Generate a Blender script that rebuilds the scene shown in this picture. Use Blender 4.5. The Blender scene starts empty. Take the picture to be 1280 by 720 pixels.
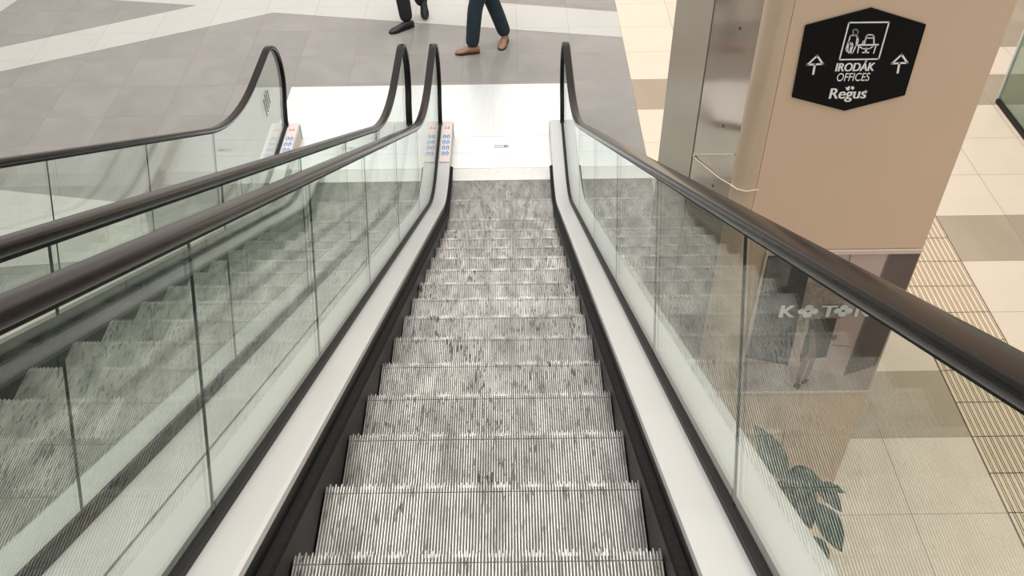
import bpy, bmesh, math, random
from mathutils import Vector, Matrix
random.seed(7)
S = bpy.context.scene
COL = S.collection
TH = math.radians(30.0)
ct, st = math.cos(TH), math.sin(TH)

# ------------------------------------------------------------------ camera
CAM = Vector((0.1042, 0.0, 4.9511))
FW = Vector((-0.0016786, 0.7372597, -0.6756074)).normalized()
RT = Vector((0.9999093, -0.0077884, -0.0109834)).normalized()
UP = RT.cross(FW).normalized()
FPX = 1144.7
cd = bpy.data.cameras.new('camera'); cam = bpy.data.objects.new('camera', cd); COL.objects.link(cam)
m = Matrix((RT, UP, -FW)).transposed().to_4x4(); m.translation = CAM
cam.matrix_world = m
cd.sensor_width = 36.0; cd.lens = FPX * 36.0 / 1280.0; cd.clip_start = 0.02; cd.clip_end = 200
S.camera = cam

def ray(x, y):
    return FW + RT * ((x - 640) / FPX) + UP * ((360 - y) / FPX)
def face(x, y, Y=3.3):                      # a measured spot on the column's front face -> (X, Z)
    d = ray(x, y); t = (Y - CAM.y) / d.y; p = CAM + d * t
    return (p.x, p.z)
def level(x, y, z):
    d = ray(x, y); t = (z - CAM.z) / d.z
    return CAM + d * t

# ------------------------------------------------------------------ materials
def mat(name):
    m_ = bpy.data.materials.new(name); m_.use_nodes = True
    nt = m_.node_tree; nt.nodes.clear()
    out = nt.nodes.new('ShaderNodeOutputMaterial')
    return m_, nt, out
def N(nt, t, **kw):
    n = nt.nodes.new(t)
    for k, v in kw.items():
        if k.startswith('i_'):
            key = k[2:]
            key = int(key) if key.isdigit() else key.replace('_', ' ')
            n.inputs[key].default_value = v
        else: setattr(n, k, v)
    return n
def rgb(r, g, b): 
    f = lambda c: ((c/255)/12.92 if c/255 <= .04045 else ((c/255+.055)/1.055)**2.4)
    return (f(r), f(g), f(b), 1)
def plain(name, col, rough=.5, metal=0.0, var=.06, scale=6, spec=.5, bump=0.0, bscale=80, coat=0.0, stretch=(1,1,1)):
    m_, nt, out = mat(name)
    p = N(nt, 'ShaderNodeBsdfPrincipled'); L = nt.links.new
    p.inputs['Roughness'].default_value = rough; p.inputs['Metallic'].default_value = metal
    p.inputs['Specular IOR Level'].default_value = spec; p.inputs['Coat Weight'].default_value = coat
    tc = N(nt, 'ShaderNodeNewGeometry'); mp = N(nt, 'ShaderNodeMapping'); mp.inputs['Scale'].default_value = stretch
    L(tc.outputs['Position'], mp.inputs[0])
    nz = N(nt, 'ShaderNodeTexNoise', i_Scale=scale, i_Detail=4.0); L(mp.outputs[0], nz.inputs['Vector'])
    mr = N(nt, 'ShaderNodeMapRange'); mr.inputs[1].default_value = .3; mr.inputs[2].default_value = .7
    mr.inputs[3].default_value = 1 - var; mr.inputs[4].default_value = 1 + var
    L(nz.outputs[0], mr.inputs[0])
    mx = N(nt, 'ShaderNodeVectorMath', operation='SCALE'); mx.inputs[0].default_value = col[:3]
    L(mr.outputs[0], mx.inputs['Scale']); L(mx.outputs[0], p.inputs['Base Color'])
    if bump:
        n2 = N(nt, 'ShaderNodeTexNoise', i_Scale=bscale, i_Detail=2.0); L(mp.outputs[0], n2.inputs['Vector'])
        b = N(nt, 'ShaderNodeBump', i_Strength=bump, i_Distance=.01); L(n2.outputs[0], b.inputs['Height']); L(b.outputs[0], p.inputs['Normal'])
    L(p.outputs[0], out.inputs[0])
    return m_

def tile_mat(name, col, joint, rough=.28, px=.6, py=.6, ox=0., oy=0., w=.004, var=.05, scale=2.5, marble=(1,1,1), spec=.5):
    """polished stone tiles: grid joints + cloudy mottling, in world metres"""
    m_, nt, out = mat(name); L = nt.links.new
    p = N(nt, 'ShaderNodeBsdfPrincipled'); p.inputs['Roughness'].default_value = rough; p.inputs['Specular IOR Level'].default_value = spec
    g = N(nt, 'ShaderNodeNewGeometry'); sx = N(nt, 'ShaderNodeSeparateXYZ'); L(g.outputs['Position'], sx.inputs[0])
    masks = []; cells = []
    for k, (per, off) in enumerate(((px, ox), (py, oy))):
        a = N(nt, 'ShaderNodeMath', operation='SUBTRACT'); L(sx.outputs[k], a.inputs[0]); a.inputs[1].default_value = off
        b = N(nt, 'ShaderNodeMath', operation='DIVIDE'); L(a.outputs[0], b.inputs[0]); b.inputs[1].default_value = per
        fl = N(nt, 'ShaderNodeMath', operation='FLOOR'); L(b.outputs[0], fl.inputs[0]); cells.append(fl)
        c = N(nt, 'ShaderNodeMath', operation='PINGPONG'); L(b.outputs[0], c.inputs[0]); c.inputs[1].default_value = .5
        d = N(nt, 'ShaderNodeMath', operation='LESS_THAN'); L(c.outputs[0], d.inputs[0]); d.inputs[1].default_value = w / per / 2
        masks.append(d)
    mm = N(nt, 'ShaderNodeMath', operation='MAXIMUM'); L(masks[0].outputs[0], mm.inputs[0]); L(masks[1].outputs[0], mm.inputs[1])
    cb = N(nt, 'ShaderNodeCombineXYZ'); L(cells[0].outputs[0], cb.inputs[0]); L(cells[1].outputs[0], cb.inputs[1])
    wn = N(nt, 'ShaderNodeTexWhiteNoise'); L(cb.outputs[0], wn.inputs['Vector'])
    mp = N(nt, 'ShaderNodeMapping'); mp.inputs['Scale'].default_value = marble; L(g.outputs['Position'], mp.inputs[0])
    ad = N(nt, 'ShaderNodeVectorMath', operation='ADD'); L(mp.outputs[0], ad.inputs[0]); L(wn.outputs['Color'], ad.inputs[1])
    nz = N(nt, 'ShaderNodeTexNoise', i_Scale=scale, i_Detail=5.0, i_Distortion=.6); L(ad.outputs[0], nz.inputs['Vector'])
    mr = N(nt, 'ShaderNodeMapRange'); mr.inputs[1].default_value = .3; mr.inputs[2].default_value = .7; mr.inputs[3].default_value = 1 - var; mr.inputs[4].default_value = 1 + var
    L(nz.outputs[0], mr.inputs[0])
    m2 = N(nt, 'ShaderNodeMapRange'); m2.inputs[3].default_value = 1 - var*.5; m2.inputs[4].default_value = 1 + var*.5; L(wn.outputs['Value'], m2.inputs[0])
    mu = N(nt, 'ShaderNodeMath', operation='MULTIPLY'); L(mr.outputs[0], mu.inputs[0]); L(m2.outputs[0], mu.inputs[1])
    sc = N(nt, 'ShaderNodeVectorMath', operation='SCALE'); sc.inputs[0].default_value = col[:3]; L(mu.outputs[0], sc.inputs['Scale'])
    mix = N(nt, 'ShaderNodeMix', data_type='RGBA'); L(mm.outputs[0], mix.inputs[0]); L(sc.outputs[0], mix.inputs[6]); mix.inputs[7].default_value = joint
    L(mix.outputs[2], p.inputs['Base Color']); L(p.outputs[0], out.inputs[0])
    return m_

def glass_mat(name, tint, gain=1.0, rough=0.0):
    """clear architectural glass: see-through plus mirror reflection that grows at grazing view"""
    m_, nt, out = mat(name); L = nt.links.new
    tr = N(nt, 'ShaderNodeBsdfTransparent'); tr.inputs[0].default_value = tint
    gl = N(nt, 'ShaderNodeBsdfGlossy'); gl.inputs['Roughness'].default_value = rough; gl.inputs[0].default_value = (.93, .97, .95, 1)
    lw = N(nt, 'ShaderNodeLayerWeight', i_Blend=.5)
    pw = N(nt, 'ShaderNodeMath', operation='POWER'); L(lw.outputs['Facing'], pw.inputs[0]); pw.inputs[1].default_value = 4.8
    ml = N(nt, 'ShaderNodeMath', operation='MULTIPLY_ADD', use_clamp=True); L(pw.outputs[0], ml.inputs[0]); ml.inputs[1].default_value = .95*gain; ml.inputs[2].default_value = .045*gain
    ms = N(nt, 'ShaderNodeMixShader'); L(ml.outputs[0], ms.inputs[0]); L(tr.outputs[0], ms.inputs[1]); L(gl.outputs[0], ms.inputs[2])
    L(ms.outputs[0], out.inputs[0])
    return m_

def step_mat():
    m_, nt, out = mat('ridged_aluminium'); L = nt.links.new
    p = N(nt, 'ShaderNodeBsdfPrincipled'); p.inputs['Metallic'].default_value = .6; p.inputs['Roughness'].default_value = .46
    g = N(nt, 'ShaderNodeNewGeometry')
    def noise(scl, sc, lo, hi):
        mp = N(nt, 'ShaderNodeMapping'); mp.inputs['Scale'].default_value = scl; L(g.outputs['Position'], mp.inputs[0])
        n = N(nt, 'ShaderNodeTexNoise', i_Scale=sc, i_Detail=3.0, i_Roughness=.6); L(mp.outputs[0], n.inputs['Vector'])
        r = N(nt, 'ShaderNodeMapRange'); r.inputs[1].default_value = lo; r.inputs[2].default_value = hi; L(n.outputs[0], r.inputs[0]); return r
    spots = noise((1.5, .24, .24), 66, .565, .595)       # small black stuck grime, drawn out along the grooves
    area = noise((1, .6, .6), 5.5, .50, .68)
    wear = noise((1, .35, .35), 14, .25, .75)
    a = N(nt, 'ShaderNodeMath', operation='MULTIPLY'); L(spots.outputs[0], a.inputs[0])
    ar = N(nt, 'ShaderNodeMath', operation='MULTIPLY_ADD'); L(area.outputs[0], ar.inputs[0]); ar.inputs[1].default_value = .55; ar.inputs[2].default_value = .42
    L(ar.outputs[0], a.inputs[1])
    base = N(nt, 'ShaderNodeMix', data_type='RGBA'); L(wear.outputs[0], base.inputs[0]); base.inputs[6].default_value = STEP_A; base.inputs[7].default_value = STEP_B
    # tread castings differ a little in tone from one another
    sx = N(nt, 'ShaderNodeSeparateXYZ'); L(g.outputs['Position'], sx.inputs[0])
    dv = N(nt, 'ShaderNodeMath', operation='DIVIDE'); L(sx.outputs[0], dv.inputs[0]); dv.inputs[1].default_value = .2277
    fl = N(nt, 'ShaderNodeMath', operation='FLOOR'); L(dv.outputs[0], fl.inputs[0])
    oi = N(nt, 'ShaderNodeObjectInfo'); cb = N(nt, 'ShaderNodeCombineXYZ'); L(fl.outputs[0], cb.inputs[0]); L(oi.outputs['Random'], cb.inputs[1])
    wn = N(nt, 'ShaderNodeTexWhiteNoise'); L(cb.outputs[0], wn.inputs['Vector'])
    wr = N(nt, 'ShaderNodeMapRange'); wr.inputs[3].default_value = .84; wr.inputs[4].default_value = 1.14; L(wn.outputs['Value'], wr.inputs[0])
    vs_ = N(nt, 'ShaderNodeVectorMath', operation='SCALE'); L(base.outputs[2], vs_.inputs[0]); L(wr.outputs[0], vs_.inputs['Scale'])
    mx = N(nt, 'ShaderNodeMix', data_type='RGBA'); L(a.outputs[0], mx.inputs[0]); L(vs_.outputs[0], mx.inputs[6]); mx.inputs[7].default_value = (.025, .022, .02, 1)
    L(mx.outputs[2], p.inputs['Base Color']); L(p.outputs[0], out.inputs[0])
    return m_
STEP_A = (.28, .26, .24, 1); STEP_B = (.82, .78, .73, 1)

M = {}
M['step'] = step_mat()
M['groove'] = plain('groove_dark', (.15, .135, .12), .7, .1, .2, 30)  # even brown-grey, darker than the ridges; step body and pit floor
M['deck'] = plain('satin_white_deck', rgb(208, 205, 202), .32, .15, .02, 3)
M['skirt'] = plain('black_skirt', (.007, .007, .007), .4, 0, .2, 8, spec=.18)
M['brush'] = plain('black_brush', (.012, .011, .010), .75, 0, .3, 60, bump=.3, spec=.2)
M['gasket'] = plain('black_gasket', (.014, .013, .012), .5, 0, .15, 20, spec=.22)
M['rubber'] = plain('handrail_rubber', (.012, .009, .009), .22, 0, .12, 7, spec=.28)
M['steel'] = plain('brushed_steel', rgb(248, 248, 246), .30, .55, .03, 30, stretch=(1, .05, 1))
M['comb'] = plain('comb_aluminium', rgb(215, 212, 206), .35, .6, .05, 20)
M['glass'] = glass_mat('balustrade_glass', (.928, .954, .930, 1), .95)
M['cladding'] = plain('truss_cladding', rgb(205, 206, 203), .4, .3, .03, 2)
M['pink'] = plain('sticker_pink', rgb(230, 210, 204), .45, 0, .03, 20)
M['blue'] = plain('sticker_blue', rgb(70, 130, 190), .45, 0, .05, 20)
M['red'] = plain('sticker_red', rgb(190, 70, 70), .45, 0, .05, 20)
M['white'] = plain('print_white', rgb(240, 240, 238), .5, 0, .01, 20)
M['black'] = plain('sign_black', rgb(10, 13, 14), .5, 0, .05, 10, spec=.15)
M['grayprint'] = plain('print_grey', rgb(120, 125, 122), .5, 0, .02, 20)
FL = dict(ox=1.38, oy=3.255)
M['floor'] = tile_mat('grey_stone_tiles', rgb(144, 139, 134), rgb(122, 118, 114), .17, var=.08, spec=.75, **FL)
M['light'] = tile_mat('pale_stone_tiles', rgb(188, 184, 177), rgb(156, 150, 142), .17, var=.03, spec=.75, **FL)
M['cream'] = tile_mat('cream_stone_tiles', rgb(214, 196, 176), rgb(132, 112, 95), .3, w=.004, var=.03, **FL)
M['brown'] = tile_mat('taupe_stone_tiles', rgb(165, 147, 126), rgb(130, 112, 94), .3, w=.004, var=.08, scale=1.6, marble=(1, .4, 1), **FL)
M['rib'] = plain('tactile_rib', rgb(220, 198, 170), .4, 0, .04, 8)
M['ribbed_groove'] = tile_mat('tactile_groove', rgb(104, 78, 58), rgb(60, 46, 38), .5, px=.6, py=.3, w=.008, **FL)
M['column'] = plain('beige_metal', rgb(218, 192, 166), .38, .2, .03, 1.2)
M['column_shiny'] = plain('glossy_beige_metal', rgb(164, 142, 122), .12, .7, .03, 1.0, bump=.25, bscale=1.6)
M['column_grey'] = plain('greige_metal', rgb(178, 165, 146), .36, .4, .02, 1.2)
M['seam'] = plain('dark_seam', rgb(92, 78, 66), .6, 0, .05, 10)
M['frame'] = plain('pale_frame', rgb(214, 200, 188), .4, .3, .02, 10)
M['wire'] = plain('white_cable', rgb(226, 212, 190), .5, 0, .02, 10)
M['leaf'] = plain('glossy_leaf', (.012, .036, .017), .35, 0, .35, 12, spec=.35)
M['stem'] = plain('plant_stem', (.10, .075, .05), .6, 0, .2, 20)
M['pot'] = plain('clay_pot', rgb(120, 112, 104), .5, 0, .06, 6)
M['soil'] = plain('potting_soil', (.03, .022, .016), .9, 0, .3, 40, bump=.8)

# ------------------------------------------------------------------ helpers
def link(o, parent=None):
    COL.objects.link(o)
    if parent: o.parent = parent
    return o
def empty(name, loc, label=None, cat=None, group=None):
    o = bpy.data.objects.new(name, None); o.location = loc; o.empty_display_size = .2; link(o)
    if label: o['label'] = label
    if cat: o['category'] = cat
    if group: o['group'] = group
    return o
def tag(o, label, cat, group=None):
    o['label'] = label; o['category'] = cat
    if group: o['group'] = group
    return o
def struct(o): o['kind'] = 'structure'; return o
def mesh_obj(name, verts, faces, material, parent=None, smooth=False, mats=None, midx=None, recalc=True):
    me = bpy.data.meshes.new(name); me.from_pydata([tuple(v) for v in verts], [], faces)
    for mm in (mats or [material]): me.materials.append(mm)
    if midx:
        for p, i in zip(me.polygons, midx): p.material_index = i
    if recalc:
        bm = bmesh.new(); bm.from_mesh(me); bmesh.ops.recalc_face_normals(bm, faces=bm.faces); bm.to_mesh(me); bm.free()
    if smooth:
        for p in me.polygons: p.use_smooth = True
        me.set_sharp_from_angle(angle=math.radians(42))
    me.update()
    o = bpy.data.objects.new(name, me); link(o, parent)
    if parent: o.matrix_parent_inverse = Matrix.Identity(4)
    return o
class MB:
    def __init__(s): s.v = []; s.f = []; s.mi = []
    def add(s, vs, fs, mi=0):
        b = len(s.v); s.v += [tuple(v) for v in vs]; s.f += [tuple(i + b for i in f) for f in fs]; s.mi += [mi]*len(fs)
    def box(s, x0, x1, y0, y1, z0, z1, mi=0):
        s.add([(x0,y0,z0),(x1,y0,z0),(x1,y1,z0),(x0,y1,z0),(x0,y0,z1),(x1,y0,z1),(x1,y1,z1),(x0,y1,z1)],
              [(0,3,2,1),(4,5,6,7),(0,1,5,4),(1,2,6,5),(2,3,7,6),(3,0,4,7)], mi)
    def prism(s, poly, fn, t, mi=0):
        """poly: 2-D outline, fn(u, v, w) -> point, thickness t in w"""
        n = len(poly)
        s.add([fn(u, v, 0) for u, v in poly] + [fn(u, v, t) for u, v in poly],
              [tuple(range(n)), tuple(range(2*n-1, n-1, -1))] + [(i, (i+1) % n, n+(i+1) % n, n+i) for i in range(n)], mi)
    def tube(s, pts, r, n=8, mi=0):
        pts = [Vector(p) for p in pts]; rs = r if isinstance(r, (list, tuple)) else [r]*len(pts)
        rings = []; up = Vector((0, 0, 1))
        for i, p in enumerate(pts):
            t = (pts[min(i+1, len(pts)-1)] - pts[max(i-1, 0)]).normalized()
            a = t.cross(up if abs(t.z) < .95 else Vector((1, 0, 0))).normalized(); b = a.cross(t)
            rings.append([p + (a*math.cos(2*math.pi*k/n) + b*math.sin(2*math.pi*k/n))*rs[i] for k in range(n)])
        vs = [v for rr in rings for v in rr]; fs = []
        for i in range(len(pts)-1):
            for k in range(n): fs.append((i*n+k, i*n+(k+1) % n, (i+1)*n+(k+1) % n, (i+1)*n+k))
        fs += [tuple(range(n)), tuple((len(pts)-1)*n+k for k in range(n-1, -1, -1))]
        s.add(vs, fs, mi)
    def build(s, name, material, parent=None, smooth=False, mats=None):
        return mesh_obj(name, s.v, s.f, material, parent, smooth, mats, s.mi if mats else None)
def bevel(o, w, seg=2):
    b = o.modifiers.new('bevel', 'BEVEL'); b.width = w; b.segments = seg; b.limit_method = 'ANGLE'; b.angle_limit = math.radians(40)
    return o
def text_obj(name, body, size, material, parent, loc, rot, sx=1.0, bold=0.0, shear=0.0, align='CENTER', extrude=.0008):
    cu = bpy.data.curves.new(name, 'FONT'); cu.body = body; cu.size = size; cu.align_x = align; cu.extrude = extrude; cu.offset = bold; cu.shear = shear
    tmp = bpy.data.objects.new(name + '_tmp', cu); COL.objects.link(tmp)
    bpy.context.view_layer.update()
    me = bpy.data.meshes.new_from_object(tmp.evaluated_get(bpy.context.evaluated_depsgraph_get()))
    bpy.data.objects.remove(tmp)
    me.materials.clear(); me.materials.append(material)
    o = bpy.data.objects.new(name, me); o.location = loc; o.rotation_euler = rot; o.scale = (sx, 1, 1)
    return link(o, parent)

# ------------------------------------------------------------------ the escalator's side curves (y, z)
N0 = 3.6472; RN = 1.7
YI = N0 / math.tan(TH)                 # where the nose line would meet the floor
TL = RN * math.tan(TH/2)
S1 = YI / ct - TL                      # arc length at which the bend begins
def path(s):
    """point, tangent angle of the step-nose line at arc length s"""
    if s <= S1: return (s*ct, N0 - s*st, TH)
    a = (s - S1)/RN
    y1, z1 = S1*ct, N0 - S1*st
    if a < TH:
        cy, cz = y1 + RN*st, z1 + RN*ct
        t = TH - a
        return (cy - RN*math.sin(t), cz - RN*math.cos(t), t)
    return (y1 + RN*st + (s - S1 - RN*TH), 0.0, 0.0)
def off(s, h):
    y, z, t = path(s); return (y + h*math.sin(t), z + h*math.cos(t))
def s_at_y(y):
    lo, hi = -5, 12
    for _ in range(50):
        m_ = (lo+hi)/2
        if path(m_)[0] < y: lo = m_
        else: hi = m_
    return lo
S_TOP = -0.75
Y_TIP = 7.62
S_TIP = s_at_y(Y_TIP)
ss = [S_TOP] + [S1*k/6.0 for k in range(1, 7)] + [S1 + RN*TH*k/10 for k in range(1, 11)] + [s_at_y(7.2), S_TIP - .04, S_TIP]
def sweep(name, prof, material, parent, mirror, samples=None, close=True, endfn=None, smooth=False):
    """sweep an (x, h) outline along the nose curve; x is the distance from the escalator's axis"""
    samples = samples or ss; vs = []; n = len(prof)
    for i, s in enumerate(samples):
        pr = endfn(i, len(samples), prof) if endfn else prof
        for x, h in pr:
            y, z = off(s, h); vs.append((mirror*x, y, z))
    fs = [(i*n+k, i*n+(k+1) % n, (i+1)*n+(k+1) % n, (i+1)*n+k) for i in range(len(samples)-1) for k in range(n)]
    fs += [tuple(range(n)), tuple((len(samples)-1)*n + k for k in range(n))]
    return mesh_obj(name, vs, fs, material, parent, smooth)

# handrail curve
SWEEP = math.radians(140); HH = .843; RH = 2.5; ZH = 1.03; YN = 7.42; RNW = .38
def rail_path(d=0.0, tail=True):
    """centre line of the handrail shifted d away from the belt's outer side (d<0 = inwards)"""
    y0, z0 = off(0, HH)
    yi = y0 + (z0 - ZH)/math.tan(TH)
    tl = RH*math.tan(TH/2)
    pts = []
    ys, zs = off(S_TOP, HH)
    y1, z1 = yi - tl*ct, ZH + tl*st
    for k in range(7): 
        a = k/7; pts.append((ys + (y1-ys)*a, zs + (z1-zs)*a, TH))
    cy, cz = y1 + RH*st, z1 + RH*ct
    for k in range(13):
        t = TH*(1-k/12); pts.append((cy - RH*math.sin(t), cz - RH*math.cos(t), t))
    for k in range(1, 3): pts.append((yi + tl + (YN - yi - tl)*k/3, ZH, 0))
    for k in range(25):
        a = math.pi/2 - SWEEP*k/24
        # a newel slightly rounder at the top
        pts.append((YN + RNW*math.cos(a), ZH - RNW + RNW*math.sin(a), math.pi/2 - a))
    out = []
    for y, z, t in pts:
        # t: for incline t=TH means heading down by TH; normal up
        if t is TH or t <= TH and (y < YN - 1e-6): nn = (math.sin(t), math.cos(t))
        else: nn = None
        out.append([y, z, nn])
    for i, o in enumerate(out):
        if o[2] is None:
            k = i - (len(out) - 25); a = math.pi/2 - SWEEP*k/24
            o[2] = (math.cos(a), math.sin(a))
    if tail:
        out.append([YN + .185, .255, (.86, -.5)])
        out.append([YN + .135, .135, (.90, -.43)])
    return [(y + d*n_[0], z + d*n_[1], n_) for y, z, n_ in out]

def handrail(x, parent):
    prof = [(-.030, -.013), (-.0315, -.003), (-.0308, .005), (-.028, .0088), (-.024, .0102), (0, .0115), (.024, .0102), (.028, .0088), (.0308, .005), (.0315, -.003), (.030, -.013), (.026, -.017), (.017, -.017), (.017, -.007), (-.017, -.007), (-.017, -.017), (-.026, -.017)]
    pts = rail_path(); n = len(prof); vs = []
    for y, z, nn in pts:
        for u, v in prof: vs.append((x + u, y + v*nn[0], z + v*nn[1]))
    fs = [(i*n+k, i*n+(k+1) % n, (i+1)*n+(k+1) % n, (i+1)*n+k) for i in range(len(pts)-1) for k in range(n)]
    fs += [tuple(range(n)), tuple((len(pts)-1)*n + k for k in range(n))]
    o = mesh_obj('handrail', vs, fs, M['rubber'], parent, True)
    # steel guide under the rubber belt
    g = []
    prof2 = [(-.012, -.030), (.012, -.030), (.012, -.009), (-.012, -.009)]
    vs = []
    for y, z, nn in pts[:-2]:
        for u, v in prof2: vs.append((x + u, y + v*nn[0], z + v*nn[1]))
    m_ = len(pts) - 2
    fs = [(i*4+k, i*4+(k+1) % 4, (i+1)*4+(k+1) % 4, (i+1)*4+k) for i in range(m_-1) for k in range(4)]
    fs += [(0, 1, 2, 3), tuple((m_-1)*4 + k for k in range(4))]
    q = mesh_obj('handrail_guide', vs, fs, M['gasket'], o, True); q['label'] = 'dark guide rail under the rubber belt'
    return o

JOINTS = [-1.11+.36, 0.08, 1.27, 2.46, 3.65, 4.84, 6.10]
def glass_panels(x, parent):
    top = [(y, z) for y, z, n_ in rail_path(-.024, False)]
    def hit(s):
        """where the joint line (square to the nose line) meets the rail"""
        if s <= S1 - 1.2:
            a = off(s, HH - .024); return None, a
        y0, z0 = off(s, .15); t = path(s)[2] if s < S1 else TH*.45
        dy, dz = math.sin(t), math.cos(t)
        for i in range(len(top)-1):
            (ya, za), (yb, zb) = top[i], top[i+1]
            ey, ez = yb-ya, zb-za
            den = dy*ez - dz*ey
            if abs(den) < 1e-9: continue
            k = ((ya-y0)*ez - (za-z0)*ey)/den; w = ((ya-y0)*dz - (za-z0)*dy)/den
            w = ((y0-ya)*dz - (z0-za)*dy)/(ey*dz - ez*dy)
            if 0 <= w <= 1 and k > 0: return i, (ya + ey*w, za + ez*w)
        return None, off(s, HH)
    for j in range(len(JOINTS)):
        g = .0025
        sa = JOINTS[j] + g; last = j == len(JOINTS)-1
        sb = S_TIP - .05 if last else JOINTS[j+1] - g
        low = [off(sa + (sb-sa)*k/8, .15) for k in range(9)]
        ya, za = hit(sa)[1]
        if last:
            up = [p for p in top if p[0] > ya + .01] + [(YN + .16, .255), (YN + .11, .16)]
            # drop points before the joint
            poly = low + list(reversed(up)) + [(ya, za)]
            poly = [p for p in poly]
        else:
            yb, zb = hit(sb)[1]
            up = [p for p in top if ya + .01 < p[0] < yb - .01 and p[1] > ZH - .2]
            poly = low + [(yb, zb)] + list(reversed(up)) + [(ya, za)]
        mb = MB(); mb.prism(poly, lambda u, v, w: (x - .006 + w, u, v), .012)
        o = mb.build('glass_panel', M['glass'], parent)
        if last: LASTPANEL[round(x, 3)] = o
        # dark joint seal on the panel's edge
        if j > 0:
            y0, z0 = off(JOINTS[j], .16); y1, z1 = hit(JOINTS[j])[1]
            d = Vector((0, y1-y0, z1-z0)); t = Vector((0, d.z, -d.y)).normalized()*.0015
            a = Vector((x, y0, z0)); b = Vector((x, y1, z1)); e = Vector((.0030, 0, 0))
            vs = [a-t-e, a+t-e, a+t+e, a-t+e, b-t-e, b+t-e, b+t+e, b-t+e]
            q = mesh_obj('joint_seal', vs, [(0,1,2,3),(4,5,6,7),(0,1,5,4),(1,2,6,5),(2,3,7,6),(3,0,4,7)], M['gasket'], o)
LASTPANEL = {}

# step: one ridged mesh shared by all
NR = 110; HW = .4555
def step_meshes():
    pitch = 2*HW/NR
    # ridge path from the tread's rear, over the nose, down the curved riser (y relative to nose, z relative)
    pth = [(-.402, 0.0), (-.395, .0)] 
    ridge = [(-.400, 0), (-.030, 0), (-.0298, -.004), (-.0265, -.004), (-.0263, 0), (-.004, 0), (0, -.004)]
    ris = []
    for k in range(1, 7):
        a = k/6; ris.append((-.004 - .052*(a**2), -.004 - .205*a))
    top = ridge + ris; G = .006
    low = []
    for i, (y, z) in enumerate(top):
        a = top[max(i-1, 0)]; b = top[min(i+1, len(top)-1)]
        if i <= 5: low.append((y, -G))
        else:
            dy, dz = b[0]-a[0], b[1]-a[1]; L_ = math.hypot(dy, dz); low.append((y - G*(-dz)/L_*1.0, z + G*dy/L_*1.0 - (0 if i > 6 else G*.5)))
    low[5] = (-.010, -G); low[6] = (-.0105, -G-.003)
    mb = MB(); n = len(top)
    for r in range(NR):
        x0 = -HW + r*pitch; xs = [x0 + pitch*.22, x0 + pitch*.34, x0 + pitch*.66, x0 + pitch*.78]
        longer = .008 if r % 2 else 0
        tp = [(y, z) for y, z in top]
        if longer: tp[5] = (tp[5][0] + .0, tp[5][1]); tp[6] = (tp[6][0] + longer, tp[6][1])
        vs = []
        for i in range(n):
            (ya, za), (yb, zb) = low[i], tp[i]
            vs += [(xs[0], ya, za), (xs[1], yb, zb), (xs[2], yb, zb), (xs[3], ya, za)]
        fs = []
        for i in range(n-1):
            b = i*4
            fs += [(b, b+1, b+5, b+4), (b+1, b+2, b+6, b+5), (b+2, b+3, b+7, b+6)]
        fs += [(0, 1, 2, 3), ((n-1)*4, (n-1)*4+1, (n-1)*4+2, (n-1)*4+3)]
        mb.add(vs, fs, 0)
    # body below the ridges
    poly = [(y, z) for y, z in low] + [(-.30, -.20), (-.400, -.06)]
    k = len(poly)
    vs = [(-HW, y, z) for y, z in poly] + [(HW, y, z) for y, z in poly]
    fs = [tuple(range(k)), tuple(range(2*k-1, k-1, -1))] + [(i, (i+1) % k, k+(i+1) % k, k+i) for i in range(k)]
    mb.add(vs, fs, 1)
    return mb
step_mb = step_meshes()
S0 = 1.4213

def icons(parent, x0, x1, s0, s1, hgt, flip):
    """pictogram sticker on the inner deck: pink panel, red marks on top, blue symbols below"""
    def P(u, v, w=0):
        s = s0 + (s1-s0)*v; y, z = off(s, hgt + w); return (x0 + (x1-x0)*u, y, z)
    def poly(pl, w, t): 
        mb.prism(pl, lambda u, v, q: P(u, v, w + q), t)
    mb = MB()
    k = 8
    vs = [P(u, i/k, w) for i in range(k+1) for (u, w) in ((0, 0), (1, 0), (1, .0012), (0, .0012))]
    fs = [(i*4+j, i*4+(j+1) % 4, i*4+4+(j+1) % 4, i*4+4+j) for i in range(k) for j in range(4)] + [(0, 1, 2, 3), (k*4, k*4+1, k*4+2, k*4+3)]
    mb.add(vs, fs)
    st_ = mb.build('safety_sticker', M['pink'], parent); st_['label'] = 'pale pink safety sticker with red and blue pictograms'
    mb = MB()
    for cx, cy in ((.35, .86), (.68, .86)):
        poly([(cx-.12, cy-.02), (cx+.12, cy-.02), (cx+.12, cy-.035), (cx-.12, cy-.035)], .0012, .0006)
        poly([(cx-.10, cy+.02), (cx-.06, cy+.02), (cx+.10, cy-.02), (cx+.06, cy-.02)], .0012, .0006)
        poly([(cx+.10, cy+.02), (cx+.06, cy+.02), (cx-.10, cy-.02), (cx-.06, cy-.02)], .0012, .0006)
    mb.build('red_mark', M['red'], st_)
    for cy in (.62, .48, .34, .20):
        for cx in (.3, .7):
            mb = MB()
            c = [(cx + .17*math.cos(a*math.pi/6), cy + .052*math.sin(a*math.pi/6)) for a in range(12)]
            mb.prism(c, lambda u, v, q: P(u, v, .0012 + q), .0006, 0)
            c = [(cx + .04*math.cos(a*math.pi/3), cy + .020 + .012*math.sin(a*math.pi/3)) for a in range(6)]
            mb.prism(c, lambda u, v, q: P(u, v, .0018 + q), .0005, 1)
            mb.prism([(cx-.07, cy-.032), (cx-.02, cy+.006), (cx+.06, cy-.002), (cx+.03, cy-.036)], lambda u, v, q: P(u, v, .0018 + q), .0005, 1)
            mb.build('blue_symbol', None, st_, False, [M['blue'], M['white']])

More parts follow.
